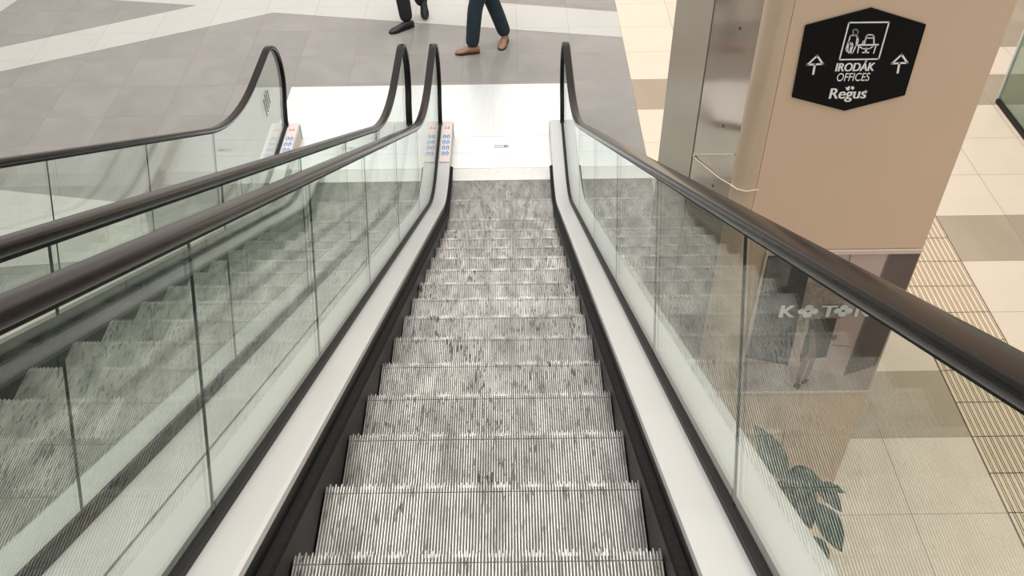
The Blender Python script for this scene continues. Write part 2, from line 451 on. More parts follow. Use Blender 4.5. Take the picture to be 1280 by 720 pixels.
def escalator(cx, label):
    root = empty('escalator', (cx, 0, 0), label, 'escalator')
    # treads
    proto = None
    for k in range(-5, 17):
        s = S0 + .4*k
        y, z, t = path(s)
        if y > 7.0: continue
        if proto is None:
            o = step_mb.build('step', M['step'], root, False, [M['step'], M['groove']]); proto = o
        else:
            o = proto.copy(); link(o, root)
        o.location = (0, y + {14: .03, 15: .08, 16: .10}.get(k, 0), z)
    # comb and landing plates
    mb = MB()
    mb.box(-.475, .475, 6.868, 7.06, -.03, .004)
    for i in range(50):
        x = -HW + (i+.5)*2*HW/50; mb.box(x-.0025, x+.0025, 6.852, 6.868, -.012, .003)
    c = bevel(mb.build('comb_plate', M['comb'], root), .002, 1)
    mb = MB()
    mb.box(-.48, .48, 7.0625, 7.31, -.03, .005); mb.box(-.48, .48, 7.313, 7.59, -.03, .005)
    mb.box(-.7395, .7395, 7.594, 8.585, -.03, .005)
    p = mb.build('landing_plate', M['steel'], root)
    mb = MB()
    for a, b, c_, d in ((-.068, .068, 7.395, 7.400), (-.068, .068, 7.435, 7.440), (-.068, -.063, 7.395, 7.44), (.063, .068, 7.395, 7.44), (.02, .055, 7.405, 7.430), (-.05, .01, 7.412, 7.418)):
        mb.box(a, b, c_, d, .005, .0062)
    q = mb.build('maker_plate', M['grayprint'], p); q['label'] = 'small outlined maker plate on the landing plate'
    for sgn in (-1, 1):
        s_end = s_at_y(6.96); sk = [s for s in ss if s < s_end - .02] + [s_end]
        sweep('skirt_panel', [(.458, -.25), (.470, -.25), (.470, .07), (.458, .07)], M['skirt'], root, sgn, sk)
        sweep('skirt_brush', [(.474, .066), (.474, .100), (.446, .094), (.442, .086), (.446, .070), (.458, .066)], M['brush'], root, sgn, sk)
        sweep('skirt_rail', [(.470, .098), (.480, .098), (.480, .150), (.466, .150)], M['skirt'], root, sgn, sk)
        sweep('landing_skirt', [(.469, .0), (.480, .0), (.480, .150), (.469, .150)], M['column_grey'], root, sgn, [s_end + .002, s_at_y(7.3), S_TIP - .01])
        def endf(i, n, pr):
            if i == n-1: return [(x + (.012 if x < .5 else 0), h if h < .1 else h - .006) for x, h in pr]
            return pr
        d = sweep('inner_deck', [(.466, .150), (.580, .155), (.580, .168), (.478, .172), (.467, .168)], M['deck'], root, sgn, endfn=endf)
        if sgn == -1:
            icons(root, -.47, -.562, S_TIP - .70, S_TIP - .03, .1755, False)
        sweep('outer_deck', [(.604, .150), (.7365, .150), (.7365, .168), (.604, .168)], M['deck'], root, sgn)
        sweep('glass_gasket', [(.574, .150), (.611, .150), (.611, .186), (.600, .190), (.585, .190), (.574, .186)], M['gasket'], root, sgn)
        # end cap of the balustrade base and the side facing of the truss
        mb = MB(); mb.box(min(sgn*.462, sgn*.7385), max(sgn*.462, sgn*.7385), Y_TIP - .02, Y_TIP, .0, .158)
        bevel(mb.build('end_cap', M['cladding'], root), .004, 2)
        if True:
            vs = []
            sm = [s for s in ss if path(s)[1] > .0]
            sm = ss
            for s in sm:
                y, z = off(s, .150); zl = max(0.0, path(s)[1] - 1.0)
                vs += [(sgn*.722, y, z), (sgn*.736, y, z), (sgn*.736, y, zl), (sgn*.722, y, zl)]
            n = len(sm)
            fs = [(i*4+k, i*4+(k+1) % 4, i*4+4+(k+1) % 4, i*4+4+k) for i in range(n-1) for k in range(4)] + [(0, 1, 2, 3), tuple((n-1)*4+k for k in range(4))]
            mesh_obj('side_cladding', vs, fs, M['cladding'], root)
        handrail(sgn*.597, root)
        glass_panels(sgn*.592, root)
    # truss underside closes the well between the skirts
    vs = []
    for s in ss:
        y, z, t = path(s); zl = max(-.45, z - 1.0)
        vs += [(-.72, y, zl), (.72, y, zl), (.72, y, zl+.02), (-.72, y, zl+.02)]
    n = len(ss)
    fs = [(i*4+k, i*4+(k+1) % 4, i*4+4+(k+1) % 4, i*4+4+k) for i in range(n-1) for k in range(4)] + [(0, 1, 2, 3), tuple((n-1)*4+k for k in range(4))]
    mesh_obj('truss_soffit', vs, fs, M['cladding'], root)
    return root

EX = .007
e1 = escalator(EX, 'nearer escalator the view looks down, grimy ridged steps between two black handrails')
e2 = escalator(EX - 1.481, 'left-hand escalator seen mostly through glass, its far handrail ending in a tall black loop')
# small etched emblem on the far-left newel glass
root2 = LASTPANEL[round(-.592, 3)]
mb = MB()
for k in range(4):
    y0 = 7.02 + .055*k
    pl = [(y0, .62 + .01*k), (y0+.03, .60 + .01*k), (y0+.03, .80 - .02*abs(k-1.5)), (y0, .82 - .02*abs(k-1.5))]
    mb.prism(pl, lambda u, v, w: (-.585 + w, u, v), .0008)
q = mb.build('etched_emblem', M['grayprint'], root2); q['label'] = 'small grey slanted-bar emblem on the glass'

# ------------------------------------------------------------------ floors
def flat(name, polys, mats, idx, z0=0.0, t=None):
    vs = []; fs = []
    for pl in polys:
        b = len(vs); vs += [(x, y, z0) for x, y in pl]; fs.append(tuple(range(b, b+len(pl))))
    o = mesh_obj(name, vs, fs, None, None, False, mats, idx, recalc=False)
    for p in o.data.polygons:
        if p.normal.z < 0: p.flip()
    return struct(o)
PIT = (EX - 1.481 - .7395, EX + .7395, 4.35, 8.585)
X0, X1, Y0, Y1 = -14, 1.38, -3, 20
flat('floor', [[(X0, Y0), (PIT[0], Y0), (PIT[0], Y1), (X0, Y1)],
               [(PIT[0], PIT[3]), (PIT[1], PIT[3]), (PIT[1], Y1), (PIT[0], Y1)],
               [(PIT[1], Y0), (X1, Y0), (X1, Y1), (PIT[1], Y1)],
               [(PIT[0], Y0), (PIT[1], Y0), (PIT[1], PIT[2]), (PIT[0], PIT[2])]], [M['floor']], [0]*4)
def inlay(pts):
    mb = MB(); mb.prism(pts, lambda u, v, w: (u, v, .0005 + w), .002)
    return struct(mb.build('floor', M['light']))
inlay([(-14, 4.85), (-2.73, 10.34), (1.38, 9.60), (1.38, 10.235), (.035, 10.51), (-2.4, 11.0), (-14, 13.2), (-14, 12.3), (-3.70, 10.56), (-14, 5.35)])
inlay([(-9, 10.3), (-6.13, 10.2), (-5.93, 10.93), (-9, 11.4)])
inlay([(-9, 7.62), (-3.2, 6.57), (-2.9, 5.86), (-9, 5.25)])
# right-hand floor: cream tiles with taupe blocks
polys = []; idx = []
cx0 = 1.38
cols = [cx0 + .6*i for i in range(0, 16)]
rows = [3.255 + .6*j for j in range(-10, 28)]
for i, x in enumerate(cols):
    if abs(x - 3.18) < .01: continue
    for j, y in enumerate(rows):
        jj = j - 10
        br = (jj == 1 and x < 3.1) or (jj == 4 and x > 3.5) or (jj == 8) or (jj >= 10 and x > 4.9) or (jj == -3 and x < 3.1)
        polys.append([(x, y), (x+.6, y), (x+.6, y+.6), (x, y+.6)]); idx.append(1 if br else 0)
flat('floor', polys, [M['cream'], M['brown']], idx)
# ribbed tactile strip set into the floor
xs0 = 3.18
flat('trim_1', [[(xs0, rows[0]), (xs0+.6, rows[0]), (xs0+.6, rows[-1]+.6), (xs0, rows[-1]+.6)]], [M['ribbed_groove']], [0])
mb = MB()
for j in range(len(rows)*2):
    y = rows[0] + .3*j
    for r in range(14):
        x = xs0 + .008 + r*.042
        mb.box(x, x + .022, y + .004, y + .296, 0, .004); mb.box(x + .0285, x + .0355, y + .004, y + .296, 0, .004)
struct(mb.build('trim_2', M['rib']))
# pit under the escalators
mb = MB()
mb.box(PIT[0], PIT[1], PIT[2], PIT[3], -1.25, -1.2)
struct(mb.build('floor', M['groove']))

# ------------------------------------------------------------------ column
FY = 3.3; CX0, CX1, CY1 = 1.10, 2.040, 5.16; R = .09; HT = 6.0
col = empty('column', (1.55, 4.2, 0), 'wide beige metal-clad column with rounded corner right of the escalator', 'column')
def clad(name, outline, material, z0, z1, smooth=False, t=.02):
    n = len(outline); o_ = [Vector((x, y)) for x, y in outline]; inn = []
    for i, p in enumerate(o_):
        d = (o_[min(i+1, n-1)] - o_[max(i-1, 0)]).normalized(); nn = Vector((-d.y, d.x)); inn.append(p + nn*t*SIDE)
    ring = o_ + inn[::-1]; k = len(ring)
    vs = [(p.x-1.55, p.y-4.2, z0) for p in ring] + [(p.x-1.55, p.y-4.2, z1) for p in ring]
    fs = [tuple(range(k)), tuple(range(2*k-1, k-1, -1))] + [(i, (i+1) % k, k+(i+1) % k, k+i) for i in range(k)]
    o = mesh_obj(name, vs, fs, material, col)
    if smooth:
        for p in o.data.polygons: p.use_smooth = True
        o.data.set_sharp_from_angle(angle=math.radians(42))
    return o
SIDE = 1
arc = [(CX0 + R - R*math.cos(a), FY + R - R*math.sin(a)) for a in [math.pi/2*k/10 for k in range(11)]]
clad('front_panel', [(CX0+R+.002, FY), (CX1, FY)], M['column'], 0, HT)
clad('corner_panel', arc, M['column'], 0, HT, True)
SIDE = -1
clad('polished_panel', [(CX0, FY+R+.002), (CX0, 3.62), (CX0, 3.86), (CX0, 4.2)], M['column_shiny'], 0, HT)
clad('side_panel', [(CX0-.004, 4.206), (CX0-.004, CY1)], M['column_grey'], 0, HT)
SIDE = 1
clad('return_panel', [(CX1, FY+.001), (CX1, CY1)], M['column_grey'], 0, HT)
mb = MB(); mb.box(CX0+.045-1.55, CX1-.022-1.55, FY+.045-4.2, CY1-4.2, 0, HT); mb.build('core', M['seam'], col)
for z in (3.05, 2.43, 1.98):
    pass
for (x, y) in ((925, 35), (904, 157), (891, 232)):
    d = ray(x, y); t = (CX0 - CAM.x)/d.x; p = CAM + d*t
    mb = MB(); mb.tube([(CX0-.004-1.55, p.y-4.2, p.z), (CX0+.002-1.55, p.y-4.2, p.z)], .008, 10)
    q = mb.build('screw', M['seam'], col)
def side(x, y, dx=-.006):
    d = ray(x, y); t = (CX0 + dx - CAM.x)/d.x; return CAM + d*t
# white cable hanging round the polished side
pts = [side(917, 193), side(905, 193), side(885, 193), side(866, 194), side(870, 199), side(880, 207), side(890, 215), side(900, 223)]
for (x, y, Y) in ((912, 230, FY+.07), (922, 235, FY+.035), (934, 238, FY+.010), (948, 237, FY-.005)):
    q = face(x, y, Y); pts.append(Vector((q[0], Y, q[1])) + (Vector((-.005, -.008, 0)) if FY < Y < FY+.05 else Vector()))
mb = MB(); mb.tube(pts, .0032, 6)
tag(mb.build('cable', M['wire'], None, True), 'thin white cable drooping round the polished side of the beige column', 'cable')

# hexagonal office sign
sg = empty('sign', (1.488, FY-.006, 3.13), 'black hexagonal office sign with white lettering high on the beige column', 'sign')
def on_sign(name, polys, material, t=.001, parent=sg, y=FY-.008):
    mb = MB()
    for pl in polys: mb.prism(pl, lambda u, v, w: (u-1.488, y-(FY-.006)-w, v-3.13), t)
    return mb.build(name, material, parent)
bd = on_sign('board', [[face(*p) for p in ((1089, 9), (1157, 30), (1130.5, 118), (1055, 137.5), (989.5, 120.5), (1006.5, 31))]], M['black'], .006, y=FY-.001)
def strip(pts, w, closed=False):
    """outline strokes as quads in the plane"""
    out = []; n = len(pts)
    for i in range(n if closed else n-1):
        a = Vector(pts[i]); b = Vector(pts[(i+1) % n]); d = (b-a)
        if d.length < 1e-6: continue
        d.normalize(); q = Vector((-d.y, d.x))*w/2; e = d*w*.45
        out.append([tuple(a-e+q), tuple(a-e-q), tuple(b+e-q), tuple(b+e+q)])
    return out
def F_(pts): return [face(*p) for p in pts]
on_sign('frame_line', strip(F_(((1060.5, 27), (1110.5, 26.5), (1097.5, 72.5), (1048.5, 73.3))), .0055, True), M['white'])
# person icon and desk with chair
def circle(cx, cy, rx, ry, n=14): return [(cx + rx*math.cos(2*math.pi*k/n), cy + ry*math.sin(2*math.pi*k/n)) for k in range(n)]
Z = lambda x, y: (980 + x/4.8, y/4.8)
person = strip(F_(circle(*Z(425, 188), 3.1, 3.4)), .005, True)
person += strip(F_([Z(*p) for p in ((392, 212), (384, 250), (378, 300), (388, 315), (400, 270), (395, 250), (405, 250), (410, 268), (394, 312), (408, 312), (428, 268), (436, 214), (425, 206), (402, 206), (392, 212))]), .0045)
person += strip(F_([Z(*p) for p in ((384, 240), (368, 290), (374, 302))]), .0045) + strip(F_([Z(*p) for p in ((437, 215), (443, 240), (432, 262))]), .0045)
desk = strip(F_([Z(437, 265), Z(560, 262)]), .006) + strip(F_([Z(445, 268), Z(438, 310)]), .0045) + strip(F_([Z(548, 266), Z(534, 312)]), .0045)
desk += strip(F_([Z(*p) for p in ((478, 258), (490, 212), (500, 203), (526, 203), (535, 212), (536, 256))]), .005)
desk += strip(F_([Z(466, 258), Z(472, 240), Z(482, 238)]), .0045) + strip(F_([Z(488, 222), Z(532, 222)]), .004)
desk += strip(F_([Z(450, 275), Z(470, 286), Z(510, 286), Z(528, 273)]), .0045) + strip(F_([Z(490, 286), Z(486, 306)]), .008) + strip(F_([Z(468, 309), Z(503, 309)]), .005)
on_sign('pictogram', person + desk, M['white'])
for (ax, ay) in ((184, 352), (690, 345)):
    q = strip(F_([Z(ax+12, ay-24), Z(ax+46, ay+26), Z(ax-46, ay+30)]), .0075, True) + strip(F_([Z(ax-2, ay+28), Z(ax-12, ay+84)]), .0085)
    on_sign('arrow', q, M['white'])
def lab(name, body, pxl, pxr, pyb, pyt, bold=0.0, shear=0.0, y=FY-.008):
    """lettering fitted between measured left/right/base/top"""
    a = face(pxl, pyb, y); b = face(pxr, pyb, y); c = face(pxl, pyt, y)
    o = text_obj(name, body, 1.0, M['white'], None, (0, 0, 0), (math.pi/2, 0, 0), 1.0, 0, shear, 'LEFT', 0.0)
    xs = [v.co.x for v in o.data.vertices]; ys_ = [v.co.y for v in o.data.vertices]
    w = max(xs)-min(xs); h = max(ys_)-min(ys_); return o, a, b, c, min(xs), w, min(ys_), h
def fit_text(name, body, parent, base, pxl, pxr, pyb, pyt, y=FY-.008, bold=0, shear=0, depth=.001):
    o, a, b, c, x0, w, y0, h = lab(name, body, pxl, pxr, pyb, pyt, bold, shear, y)
    me = o.data; sx = (b[0]-a[0])/w; sy = (c[1]-a[1])/h
    for v in me.vertices:
        X = a[0] + (v.co.x - x0)*sx - base[0]; Zz = a[1] + (v.co.y - y0)*sy - base[2]
        v.co = (X, y - base[1], Zz)
    bm = bmesh.new(); bm.from_mesh(me)
    if bold:
        bmesh.ops.recalc_face_normals(bm, faces=bm.faces)
    r = bmesh.ops.extrude_face_region(bm, geom=bm.faces[:]); 
    bmesh.ops.translate(bm, verts=[g for g in r['geom'] if isinstance(g, bmesh.types.BMVert)], vec=(0, -depth, 0))
    bmesh.ops.recalc_face_normals(bm, faces=bm.faces); bm.to_mesh(me); bm.free()
    o.rotation_euler = (0, 0, 0); o.parent = parent; o.name = name
    return o
def bolden(o, d):
    """a second copy of the strokes shifted sideways, joined in the same mesh, thickens the letters"""
    bm = bmesh.new(); bm.from_mesh(o.data)
    for dx, dz in ((d, 0), (d*.5, d*.4)):
        r = bmesh.ops.duplicate(bm, geom=bm.verts[:] + bm.edges[:] + bm.faces[:]) if dx == d else None
        if r: bmesh.ops.translate(bm, verts=[g for g in r['geom'] if isinstance(g, bmesh.types.BMVert)], vec=(dx, -.0002, dz))
    bm.to_mesh(o.data); bm.free()
SB = (1.488, FY-.006, 3.13)
t1 = fit_text('lettering', 'IRODÁK', sg, SB, 1043.5, 1091, 89.2, 76.2); bolden(t1, .003)
fit_text('lettering', 'OFFICES', sg, SB, 1045, 1085.5, 101.5, 91.5)
t3 = fit_text('lettering', 'Regus', sg, SB, 1034.5, 1079.5, 127.5, 110.5); bolden(t3, .003)
fit_text('lettering', 'TM', sg, SB, 1080.5, 1083.5, 114.5, 113)
on_sign('logo_mark', [F_([Z(364, 515), Z(375, 520), Z(385, 510), Z(392, 512), Z(388, 535), Z(372, 535)]), F_(circle(*Z(408, 521), 2.1, 2.0))], M['white'])

# shop poster on the column
pst = empty('poster', (1.66, FY-.003, 1.64), 'large grey-pink fashion poster with white shop lettering low on the beige column', 'poster')
PBASE = (1.66, FY-.003, 1.64)
def on_poster(name, polys, material, lay, t=.0006):
    mb = MB(); y = FY - .004 - .0008*lay
    for pl in polys: mb.prism(pl, lambda u, v, w: (u-PBASE[0], y-PBASE[1]-w, v-PBASE[2]), t)
    return mb.build(name, material, pst)
def pm(n_, c, v=.05, s=8): return plain('poster_'+n_, rgb(*c), .35, 0, v, s)
Zp = lambda x, y: (900 + x/3.6, 300 + y/3.6)
PL, PR, PB, PT = 1.31, 2.034, 1.142, 2.125
on_poster('print_sheet', [[(PL, PB), (PR, PB), (PR, PT), (PL, PT)]], pm('pale', (192, 168, 160)), 0, .003)
frm = [[(PL-.012, PT), (PR, PT), (PR, PT+.022), (PL-.012, PT+.022)], [(PL-.012, PB-.012), (PR, PB-.012), (PR, PB), (PL-.012, PB)],
       [(PL-.012, PB), (PL, PB), (PL, PT), (PL-.012, PT)]]
on_poster('poster_frame', frm, M['frame'], 0, .010)
def inpl(pl): return [(min(max(x, PL+.002), PR-.001), min(max(z, PB+.002), PT-.001)) for x, z in pl]
FP = lambda pts: inpl(F_([Zp(*p) for p in pts]))
on_poster('ground_area', [FP(((118, 520), (310, 558), (560, 606), (705, 545), (660, 680), (95, 682)))], pm('ground', (170, 150, 144)), 4)
on_poster('dark_panel', [FP(((200, 50), (420, 60), (305, 555), (120, 520)))], pm('dark', (62, 60, 62), .25, 6), 4.2)
on_poster('grey_patch', [FP(((215, 80), (330, 60), (300, 200), (190, 230)))], pm('midgrey', (112, 108, 108), .5, 10), 5)  # lighter mottled grey patch on the printed dark panel
on_poster('panel_edge', [FP(((114, 512), (118, 524), (305, 558), (308, 548)))], pm('edge', (40, 36, 36)), 5.4)
on_poster('dark_wall', [FP(((762, 45), (925, 45), (700, 560), (552, 606)))], pm('wall', (96, 84, 80), .08), 4.2)
on_poster('wall_line', [FP(((500, 466), (590, 474), (590, 478), (500, 470))), FP(((585, 52), (590, 52), (575, 130), (570, 130))), FP(((755, 60), (762, 60), (560, 606), (552, 606)))], pm('line', (120, 104, 100)), 4.6)
on_poster('printed_figure', [FP(((395, 190), (430, 170), (500, 170), (560, 230), (540, 345), (520, 360), (440, 352), (420, 360), (392, 352), (365, 365), (380, 330), (400, 310), (370, 290))), FP(((342, 358), (380, 350), (385, 412), (360, 420)))], pm('cardigan', (158, 142, 132), .3, 40), 6)
on_poster('printed_head', [FP([(462 + 24*math.cos(a*math.pi/6), 118 + 34*math.sin(a*math.pi/6)) for a in range(12)]), FP(((452, 148), (474, 148), (480, 172), (448, 172)))], pm('hair', (84, 70, 64)), 5.2)
on_poster('printed_skirt', [FP(((400, 350), (525, 345), (476, 520), (400, 530), (385, 470))), FP(((385, 420), (402, 395), (418, 450), (398, 520), (372, 545), (355, 540)))], pm('skirt', (66, 60, 60), .15, 10), 6.6)
on_poster('printed_legs', [FP(((408, 395), (424, 395), (432, 520), (405, 530), (390, 545), (355, 640), (340, 635), (362, 545), (395, 500))), FP(((405, 530), (430, 522), (400, 605), (380, 628), (372, 620)))], pm('legs', (128, 106, 96)), 7.4)
on_poster('printed_shoes', [FP(((326, 650), (340, 634), (362, 645), (355, 665), (340, 668))), FP(((362, 630), (385, 618), (402, 622), (380, 640), (366, 642)))], pm('shoes', (44, 36, 36)), 8)
on_poster('printed_signboard', [FP(((503, 425), (526, 422), (520, 446), (500, 444)))], pm('plate', (100, 90, 86)), 5.4)
LY = FY - .004 - .0008*12
k1 = fit_text('lettering', 'K', pst, PBASE, 973, 990.5, 396.5, 382, LY, 0, 0, .002); bolden(k1, .008)
k2 = fit_text('lettering', 'T', pst, PBASE, 1024, 1041, 396, 382.0, LY, 0, 0, .002); bolden(k2, .008)
k3 = fit_text('lettering', 'N', pst, PBASE, 1067, 1083, 395.5, 381.5, LY, 0, 0, .002); bolden(k3, .008)
def flower(cxp, cyp, q_):
    cx, cz = face(cxp, cyp, LY); n = 48; mb = MB(); t = .002
    cx -= PBASE[0]; cz -= PBASE[2]; y = LY - PBASE[1]
    rad = lambda a: q_*(.028 + .026*abs(math.cos(2*a))**.55)
    o_ = [(cx + rad(2*math.pi*k/n)*math.cos(2*math.pi*k/n), cz + .84*rad(2*math.pi*k/n)*math.sin(2*math.pi*k/n)) for k in range(n)]
    i_ = [(cx + .011*math.cos(2*math.pi*k/n), cz + .009*math.sin(2*math.pi*k/n)) for k in range(n)]
    vs = [(u, y-t, v) for u, v in o_] + [(u, y-t, v) for u, v in i_] + [(u, y, v) for u, v in o_] + [(u, y, v) for u, v in i_]
    fs = []
    for k in range(n):
        q = (k+1) % n
        fs += [(k, q, n+q, n+k), (2*n+k, 3*n+k, 3*n+q, 2*n+q), (k, 2*n+k, 2*n+q, q), (n+k, n+q, 3*n+q, 3*n+k)]
    mb.add(vs, fs); return mb.build('flower_letter', M['white'], pst)
flower(1010, 389, .94); flower(1054, 388.5, .86)

# ------------------------------------------------------------------ glass shop screen at the far right
gs = empty('glass_screen', (5.045, 7.0, 0), 'greenish glass screen on a dark base rail beyond the column, top right', 'glass screen')
mb = MB(); mb.box(-.006, .006, -2.5, 1.1, .04, 1.25); mb.build('glass_pane', glass_mat('screen_glass', (.62, .72, .67, 1), 1.6), gs)
mb = MB(); mb.box(-.02, .02, -2.5, 1.1, 0, .045); mb.build('base_rail', M['gasket'], gs)
mb = MB(); mb.box(-.015, .015, 1.09, 1.115, 0, 1.25); mb.build('edge_post', M['cladding'], gs)
rk = empty('wire_basket', (5.35, 7.62, 0), 'dark wire basket standing behind the glass screen, top right', 'basket')
mb = MB()
for k in range(6):
    z = .05 + .05*k
    mb.box(-.15, .15, -.15, -.14, z, z+.012); mb.box(-.15, .15, .14, .15, z, z+.012); mb.box(-.15, -.14, -.15, .15, z, z+.012); mb.box(.14, .15, -.15, .15, z, z+.012)
for a in (-.15, -.05, .05, .14):
    mb.box(a, a+.01, -.15, -.14, 0, .32); mb.box(a, a+.01, .14, .15, 0, .32); mb.box(-.15, -.14, a, a+.01, 0, .32); mb.box(.14, .15, a, a+.01, 0, .32)
mb.box(-.15, .15, -.15, .15, .02, .03)
mb.build('wire_mesh', M['gasket'], rk)

# ------------------------------------------------------------------ potted plant
PX, PY = 1.60, 2.72
pl = empty('potted_plant', (PX, PY, 0), 'dark green broad-leaved potted plant beside the column, seen through the right glass', 'plant')
def lathe(prof, n=28):
    mb = MB(); vs = [(r*math.cos(2*math.pi*k/n), r*math.sin(2*math.pi*k/n), z) for r, z in prof for k in range(n)]
    fs = [(i*n+k, i*n+(k+1) % n, (i+1)*n+(k+1) % n, (i+1)*n+k) for i in range(len(prof)-1) for k in range(n)]
    fs += [tuple(range(n)), tuple((len(prof)-1)*n+k for k in range(n))]
    mb.add(vs, fs); return mb
lathe([(.11, 0), (.12, .01), (.155, .27), (.165, .28), (.165, .31), (.150, .31), (.145, .27)]).build('pot', M['pot'], pl, True)
lathe([(.14, .25), (.146, .265), (.08, .275)]).build('soil', M['soil'], pl)
def leaf(base, tip, width, droop, nrm, name='leaf'):
    base, tip = Vector(base), Vector(tip); ax = tip-base; L_ = ax.length; ax.normalize()
    nrm = Vector(nrm); sd = ax.cross(nrm).normalized(); nn = sd.cross(ax).normalized()
    n = 12; vs = []; fs = []
    prof = [0, .34, .62, .84, .97, 1.0, .98, .92, .82, .68, .5, .28, 0.0]
    for i in range(n+1):
        a = i/n; w = width/2*prof[i]; c = base + ax*L_*a + nn*droop*4*a*(1-a)
        wav = .006*math.sin(i*1.7)
        for u in (-1, -.5, 0, .5, 1):
            vs.append(c + sd*w*u + nn*(.10*w*abs(u)**1.5*2 - (.004 if u == 0 else 0) + wav*abs(u)) - Vector((PX, PY, 0)))
    for i in range(n):
        for j in range(4): fs.append((i*5+j, i*5+j+1, i*5+6+j, i*5+5+j))
    o = mesh_obj(name, vs, fs, M['leaf'], pl, True)
    s = o.modifiers.new('thick', 'SOLIDIFY'); s.thickness = .0025
    return o
def PT3(x, y, z): return level(x, y, z)
st_pts = [Vector((PX, PY, .26)), PT3(1000, 690, .5), PT3(990, 640, .72), PT3(985, 605, .9), PT3(975, 570, 1.02), PT3(982, 530, 1.2)]
mb = MB(); mb.tube([p - Vector((PX, PY, 0)) for p in st_pts], [.010, .009, .008, .007, .005, .0015], 8)
for a, b in (((988, 622), (1022, 610)), ((990, 640), (1024, 632)), ((993, 655), (1020, 676)), ((984, 600), (1000, 590)), ((990, 640), (1008, 642))):
    mb.tube([PT3(*a, .80) - Vector((PX, PY, 0)), PT3((a[0]+b[0])/2, (a[1]+b[1])/2-3, .84) - Vector((PX, PY, 0)), PT3(*b, .82) - Vector((PX, PY, 0))], [.005, .004, .003], 6)
mb.build('stem', M['stem'], pl, True)
toc = (CAM - Vector((PX, PY, .9))).normalized(); nv = (toc + Vector((0, 0, .7))).normalized()
leaf(PT3(984, 604, .88), PT3(943, 531, 1.02), .135, .015, nv)
leaf(PT3(976, 604, .86), PT3(1030, 606, .90), .17, .05, (toc + Vector((.2, .1, .2))).normalized())
leaf(PT3(992, 592, .84), PT3(1014, 662, .72), .15, .03, nv)
leaf(PT3(996, 598, .84), PT3(960, 650, .70), .15, .03, nv)
leaf(PT3(1020, 600, .86), PT3(1052, 640, .80), .085, .02, nv)
leaf(PT3(1018, 604, .88), PT3(1056, 616, .84), .05, .02, nv)
leaf(PT3(1022, 628, .84), PT3(1052, 690, .70), .125, .02, nv)
leaf(PT3(1016, 670, .74), PT3(1036, 702, .66), .07, .01, nv)
leaf(PT3(985, 640, .74), PT3(960, 690, .64), .13, .02, nv)
leaf(PT3(985, 660, .66), PT3(1010, 730, .5), .12, .02, nv)

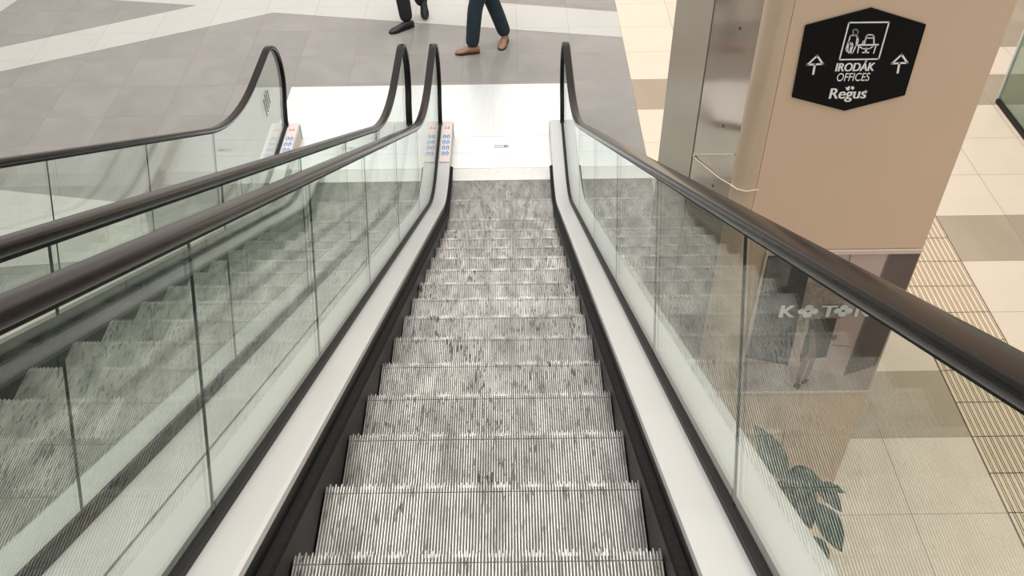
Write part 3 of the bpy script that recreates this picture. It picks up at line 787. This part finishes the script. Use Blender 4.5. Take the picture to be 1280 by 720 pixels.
# ------------------------------------------------------------------ people
def skin(name, verts, edges, rad, material, parent, root=0, sub=2):
    me = bpy.data.meshes.new(name); me.from_pydata([tuple(v) for v in verts], edges, [])
    o = bpy.data.objects.new(name, me); link(o, parent)
    mo = o.modifiers.new('skin', 'SKIN'); mo.use_smooth_shade = True
    sb = o.modifiers.new('sub', 'SUBSURF'); sb.levels = sub; sb.render_levels = sub
    if not me.skin_vertices: me.skin_vertices.new(name='skin')
    for i, r in enumerate(rad):
        sv = me.skin_vertices[0].data[i]; sv.radius = (r, r) if not isinstance(r, tuple) else r; sv.use_root = (i == root)
    me.materials.append(material); return o
def person(cx, cy, fwd, feet, trouser, shoe, top, skinm, hairm, label, knee_bias=.04):
    root = empty('person', (cx, cy, 0), label, 'person', None)
    f = Vector((fwd[0], fwd[1], 0)).normalized(); l = Vector((-f.y, f.x, 0))
    O = Vector((cx, cy, 0)); H = Vector((0, 0, .93))
    def leg(side, ank):
        hip = H + l*.09*side; ank = Vector(ank) - O
        mid = (hip + ank)/2; kn = mid + f*knee_bias + Vector((0, 0, .02))
        return hip, kn, ank
    lg = [leg(1, feet[0][0]), leg(-1, feet[1][0])]
    neck = Vector((0, 0, 1.50)) + f*.02; head = Vector((0, 0, 1.66)) + f*.05; chest = Vector((0, 0, 1.30)); waist = Vector((0, 0, 1.08))
    arms = []
    for side in (1, -1):
        sh = Vector((0, 0, 1.43)) + l*.18*side; el = Vector((0, 0, 1.15)) + l*.23*side - f*.08*side; wr = Vector((0, 0, .92)) + l*.23*side + f*.10*side
        arms.append((sh, el, wr))
    # body (skin): pelvis, spine, head, arms with hands, legs
    V = [H, waist, chest, neck, head - Vector((0, 0, .06)), head + Vector((0, 0, .04)), head + Vector((0, 0, .10))]
    E_ = [(0, 1), (1, 2), (2, 3), (3, 4), (4, 5), (5, 6)]; Rr = [.12, .11, .13, .052, .075, .085, .06]
    def add(p, r, par):
        V.append(p); Rr.append(r); E_.append((par, len(V)-1)); return len(V)-1
    for side, (sh, el, wr) in zip((1, -1), arms):
        a = add(sh, .05, 2); a = add(el, .038, a); a = add(wr, .026, a)
        d = (wr-el).normalized(); pal = add(wr + d*.05, .034, a)
        for q in range(4):
            o_ = (q-1.5)*.019; b = add(wr + d*.095 + f*o_, .0095, pal); b = add(wr + d*(.125 - abs(q-1.2)*.006) + f*o_ - l*side*.008, .0085, b); add(wr + d*(.15 - abs(q-1.2)*.01) + f*o_ - l*side*.022, .007, b)
        b = add(wr + d*.05 + f*.042, .011, pal); add(wr + d*.085 + f*.055 - l*side*.01, .009, b)
    for hip, kn, ank in lg:
        a = add(hip, .075, 0); a = add(kn, .05, a); add(ank, .034, a)
    body = skin('body', V, E_, Rr, skinm, root)
    # face details: nose and ears grown as small children
    mb = MB(); hc = head + Vector((0, 0, 0))
    mb.tube([hc + f*.082 + Vector((0, 0, .025)), hc + f*.100 + Vector((0, 0, -.005)), hc + f*.085 + Vector((0, 0, -.015))], [.006, .012, .008], 8)
    mb.build('nose', skinm, root, True)
    for s_ in (1, -1):
        mb = MB(); mb.tube([hc + l*.082*s_ + Vector((0, 0, .03)), hc + l*.090*s_ + Vector((0, 0, .01)), hc + l*.082*s_ + Vector((0, 0, -.02))], [.008, .014, .007], 8)
        mb.build('ear', skinm, root, True)
    hv = [hc - f*.03 + Vector((0, 0, .02)), hc - f*.015 + Vector((0, 0, .075)), hc + f*.03 + Vector((0, 0, .098))]
    skin('hair', hv, [(0, 1), (1, 2)], [.083, .093, .065], hairm, root)
    # trousers
    V2 = [H + Vector((0, 0, .04)), H - Vector((0, 0, .03))]; E2 = [(0, 1)]; R2 = [.155, .14]
    for hip, kn, ank in lg:
        i = len(V2); V2 += [hip - Vector((0, 0, .10)), (hip+kn)/2 - Vector((0,0,.03)), kn, (kn*1+ank*1)/2, ank + Vector((0, 0, -.030))]
        R2 += [.112, .100, .090, .086, .080]; E2 += [(1, i), (i, i+1), (i+1, i+2), (i+2, i+3), (i+3, i+4)]
    skin('trousers', V2, E2, R2, trouser, root)
    V3 = [H + Vector((0, 0, .02)), waist, chest, Vector((0, 0, 1.43)), neck - Vector((0, 0, .02))]; R3 = [.165, .155, .175, .12, .065]; E3 = [(0, 1), (1, 2), (2, 3), (3, 4)]
    for sh, el, wr in arms:
        i = len(V3); V3 += [sh, el, wr - (wr-el).normalized()*.02]; R3 += [.072, .056, .045]; E3 += [(3, i), (i, i+1), (i+1, i+2)]
    skin('jacket', V3, E3, R3, top, root)
    # shoes: sole + upper, built along the foot's own direction
    for (ank, toe, heel) in feet:
        toe, heel = Vector(toe) - O, Vector(heel) - O
        d = toe - heel; L_ = d.length; d.normalize(); sdv = d.cross(Vector((0, 0, 1))).normalized(); u = sdv.cross(d).normalized()
        st_ = [(-.02, .026, .07), (.03, .036, .085), (.09, .038, .085), (.15, .040, .066), (.20, .046, .050), (.25, .040, .040), (.285, .018, .026)]
        vs = []; n = 12; k = L_/.27
        for a, w, h in st_:
            for q in range(n):
                an = 2*math.pi*q/n; cu, su = math.cos(an), math.sin(an)
                vs.append(heel + d*a*k + sdv*w*cu*1.05 + u*(h/2 + h/2*su if su > -.5 else .0))
        fs = [(i*n+q, i*n+(q+1) % n, (i+1)*n+(q+1) % n, (i+1)*n+q) for i in range(len(st_)-1) for q in range(n)] + [tuple(range(n)), tuple((len(st_)-1)*n+q for q in range(n))]
        sh_ = mesh_obj('shoe', vs, fs, shoe[0], root, True)
        mb = MB(); ol = [(a*k, w*1.1) for a, w, h in st_]; poly = ol + [(a, -w) for a, w in ol[::-1]]
        mb.prism(poly, lambda p_, q_, w_: heel + d*p_ + sdv*q_ + u*(w_ - .004), .016)
        s2 = mb.build('sole', shoe[1], sh_); s2['label'] = 'dark sole'
    return root
SK = plain('skin', rgb(196, 150, 126), .5, 0, .04, 20); HR = plain('hair', (.03, .022, .017), .6, 0, .3, 60)
TR1 = plain('black_trousers', (.012, .012, .016), .85, 0, .2, 10); TR2 = plain('dark_teal_trousers', (.012, .026, .036), .85, 0, .2, 10)
JK1 = plain('charcoal_jacket', (.04, .04, .045), .8, 0, .1, 10); JK2 = plain('navy_jacket', (.03, .045, .08), .8, 0, .1, 10)
SH1 = (plain('black_shoe', (.010, .010, .012), .5, 0, .1, 10), plain('black_sole', (.015, .014, .014), .8, 0, .1, 10))
SH2 = (plain('tan_shoe', rgb(150, 108, 82), .5, 0, .12, 14), plain('dark_sole', (.03, .024, .02), .8, 0, .1, 10))
person(-1.10, 10.13, (-1, -.55), [((-.92, 10.24, .15), (-.89, 10.08, .03), (-.92, 10.28, .20)), ((-1.09, 9.93, .085), (-1.27, 9.77, .005), (-1.04, 9.93, .005))][:2],
       TR1, SH1, JK1, SK, HR, 'person walking left in black trousers and black shoes beyond the landing')
person(-.17, 9.47, (-1, -.35), [((-.32, 9.30, .085), (-.495, 9.26, .005), (-.255, 9.29, .005)), ((.055, 9.56, .085), (.0, 9.34, .005), (.055, 9.585, .005))],
       TR2, SH2, JK2, SK, HR, 'person in dark teal trousers and tan shoes striding past the foot of the escalator')

# ------------------------------------------------------------------ building shell round the hall (seen only in reflections)
M['wallpaint'] = plain('warm_white_wall', rgb(205, 198, 188), .6, 0, .03, 1)
mb = MB(); mb.box(-14, 14, 20, 20.1, 0, 9); struct(mb.build('wall_back', M['wallpaint']))

# ------------------------------------------------------------------ light
W = bpy.data.worlds.new('sky'); S.world = W; W.use_nodes = True; nt = W.node_tree; nt.nodes.clear()
out = nt.nodes.new('ShaderNodeOutputWorld'); bg = nt.nodes.new('ShaderNodeBackground'); tc = nt.nodes.new('ShaderNodeTexCoord')
sp = nt.nodes.new('ShaderNodeSeparateXYZ'); nt.links.new(tc.outputs['Generated'], sp.inputs[0])
rp = nt.nodes.new('ShaderNodeValToRGB'); nt.links.new(sp.outputs[2], rp.inputs[0])
rp.color_ramp.elements[0].position = 0.0; rp.color_ramp.elements[0].color = (.40, .385, .365, 1)
rp.color_ramp.elements[1].position = .75; rp.color_ramp.elements[1].color = (.86, .87, .87, 1)
nt.links.new(rp.outputs[0], bg.inputs[0]); bg.inputs[1].default_value = 1.0; nt.links.new(bg.outputs[0], out.inputs[0])
def area(name, loc, rot, sx, sy, e, c):
    l = bpy.data.lights.new(name, 'AREA'); l.shape = 'RECTANGLE'; l.size = sx; l.size_y = sy; l.energy = e; l.color = c
    o = bpy.data.objects.new(name, l); o.location = loc; o.rotation_euler = rot; link(o); return o
area('ceiling_light', (-1, 13, 9), (0, 0, 0), 9, 3, 900, (1, .99, .97))
area('ceiling_light', (-1, 5, 9.5), (0, 0, 0), 5, 5, 420, (1, .99, .97))
area('ceiling_light', (4.2, 2.0, 8.5), (0, 0, 0), 3, 4, 260, (1, .93, .82))

S.view_settings.view_transform = 'Standard'; S.view_settings.look = 'None'; S.view_settings.gamma = 1; S.view_settings.exposure = -0.08
S.view_settings.use_curve_mapping = False
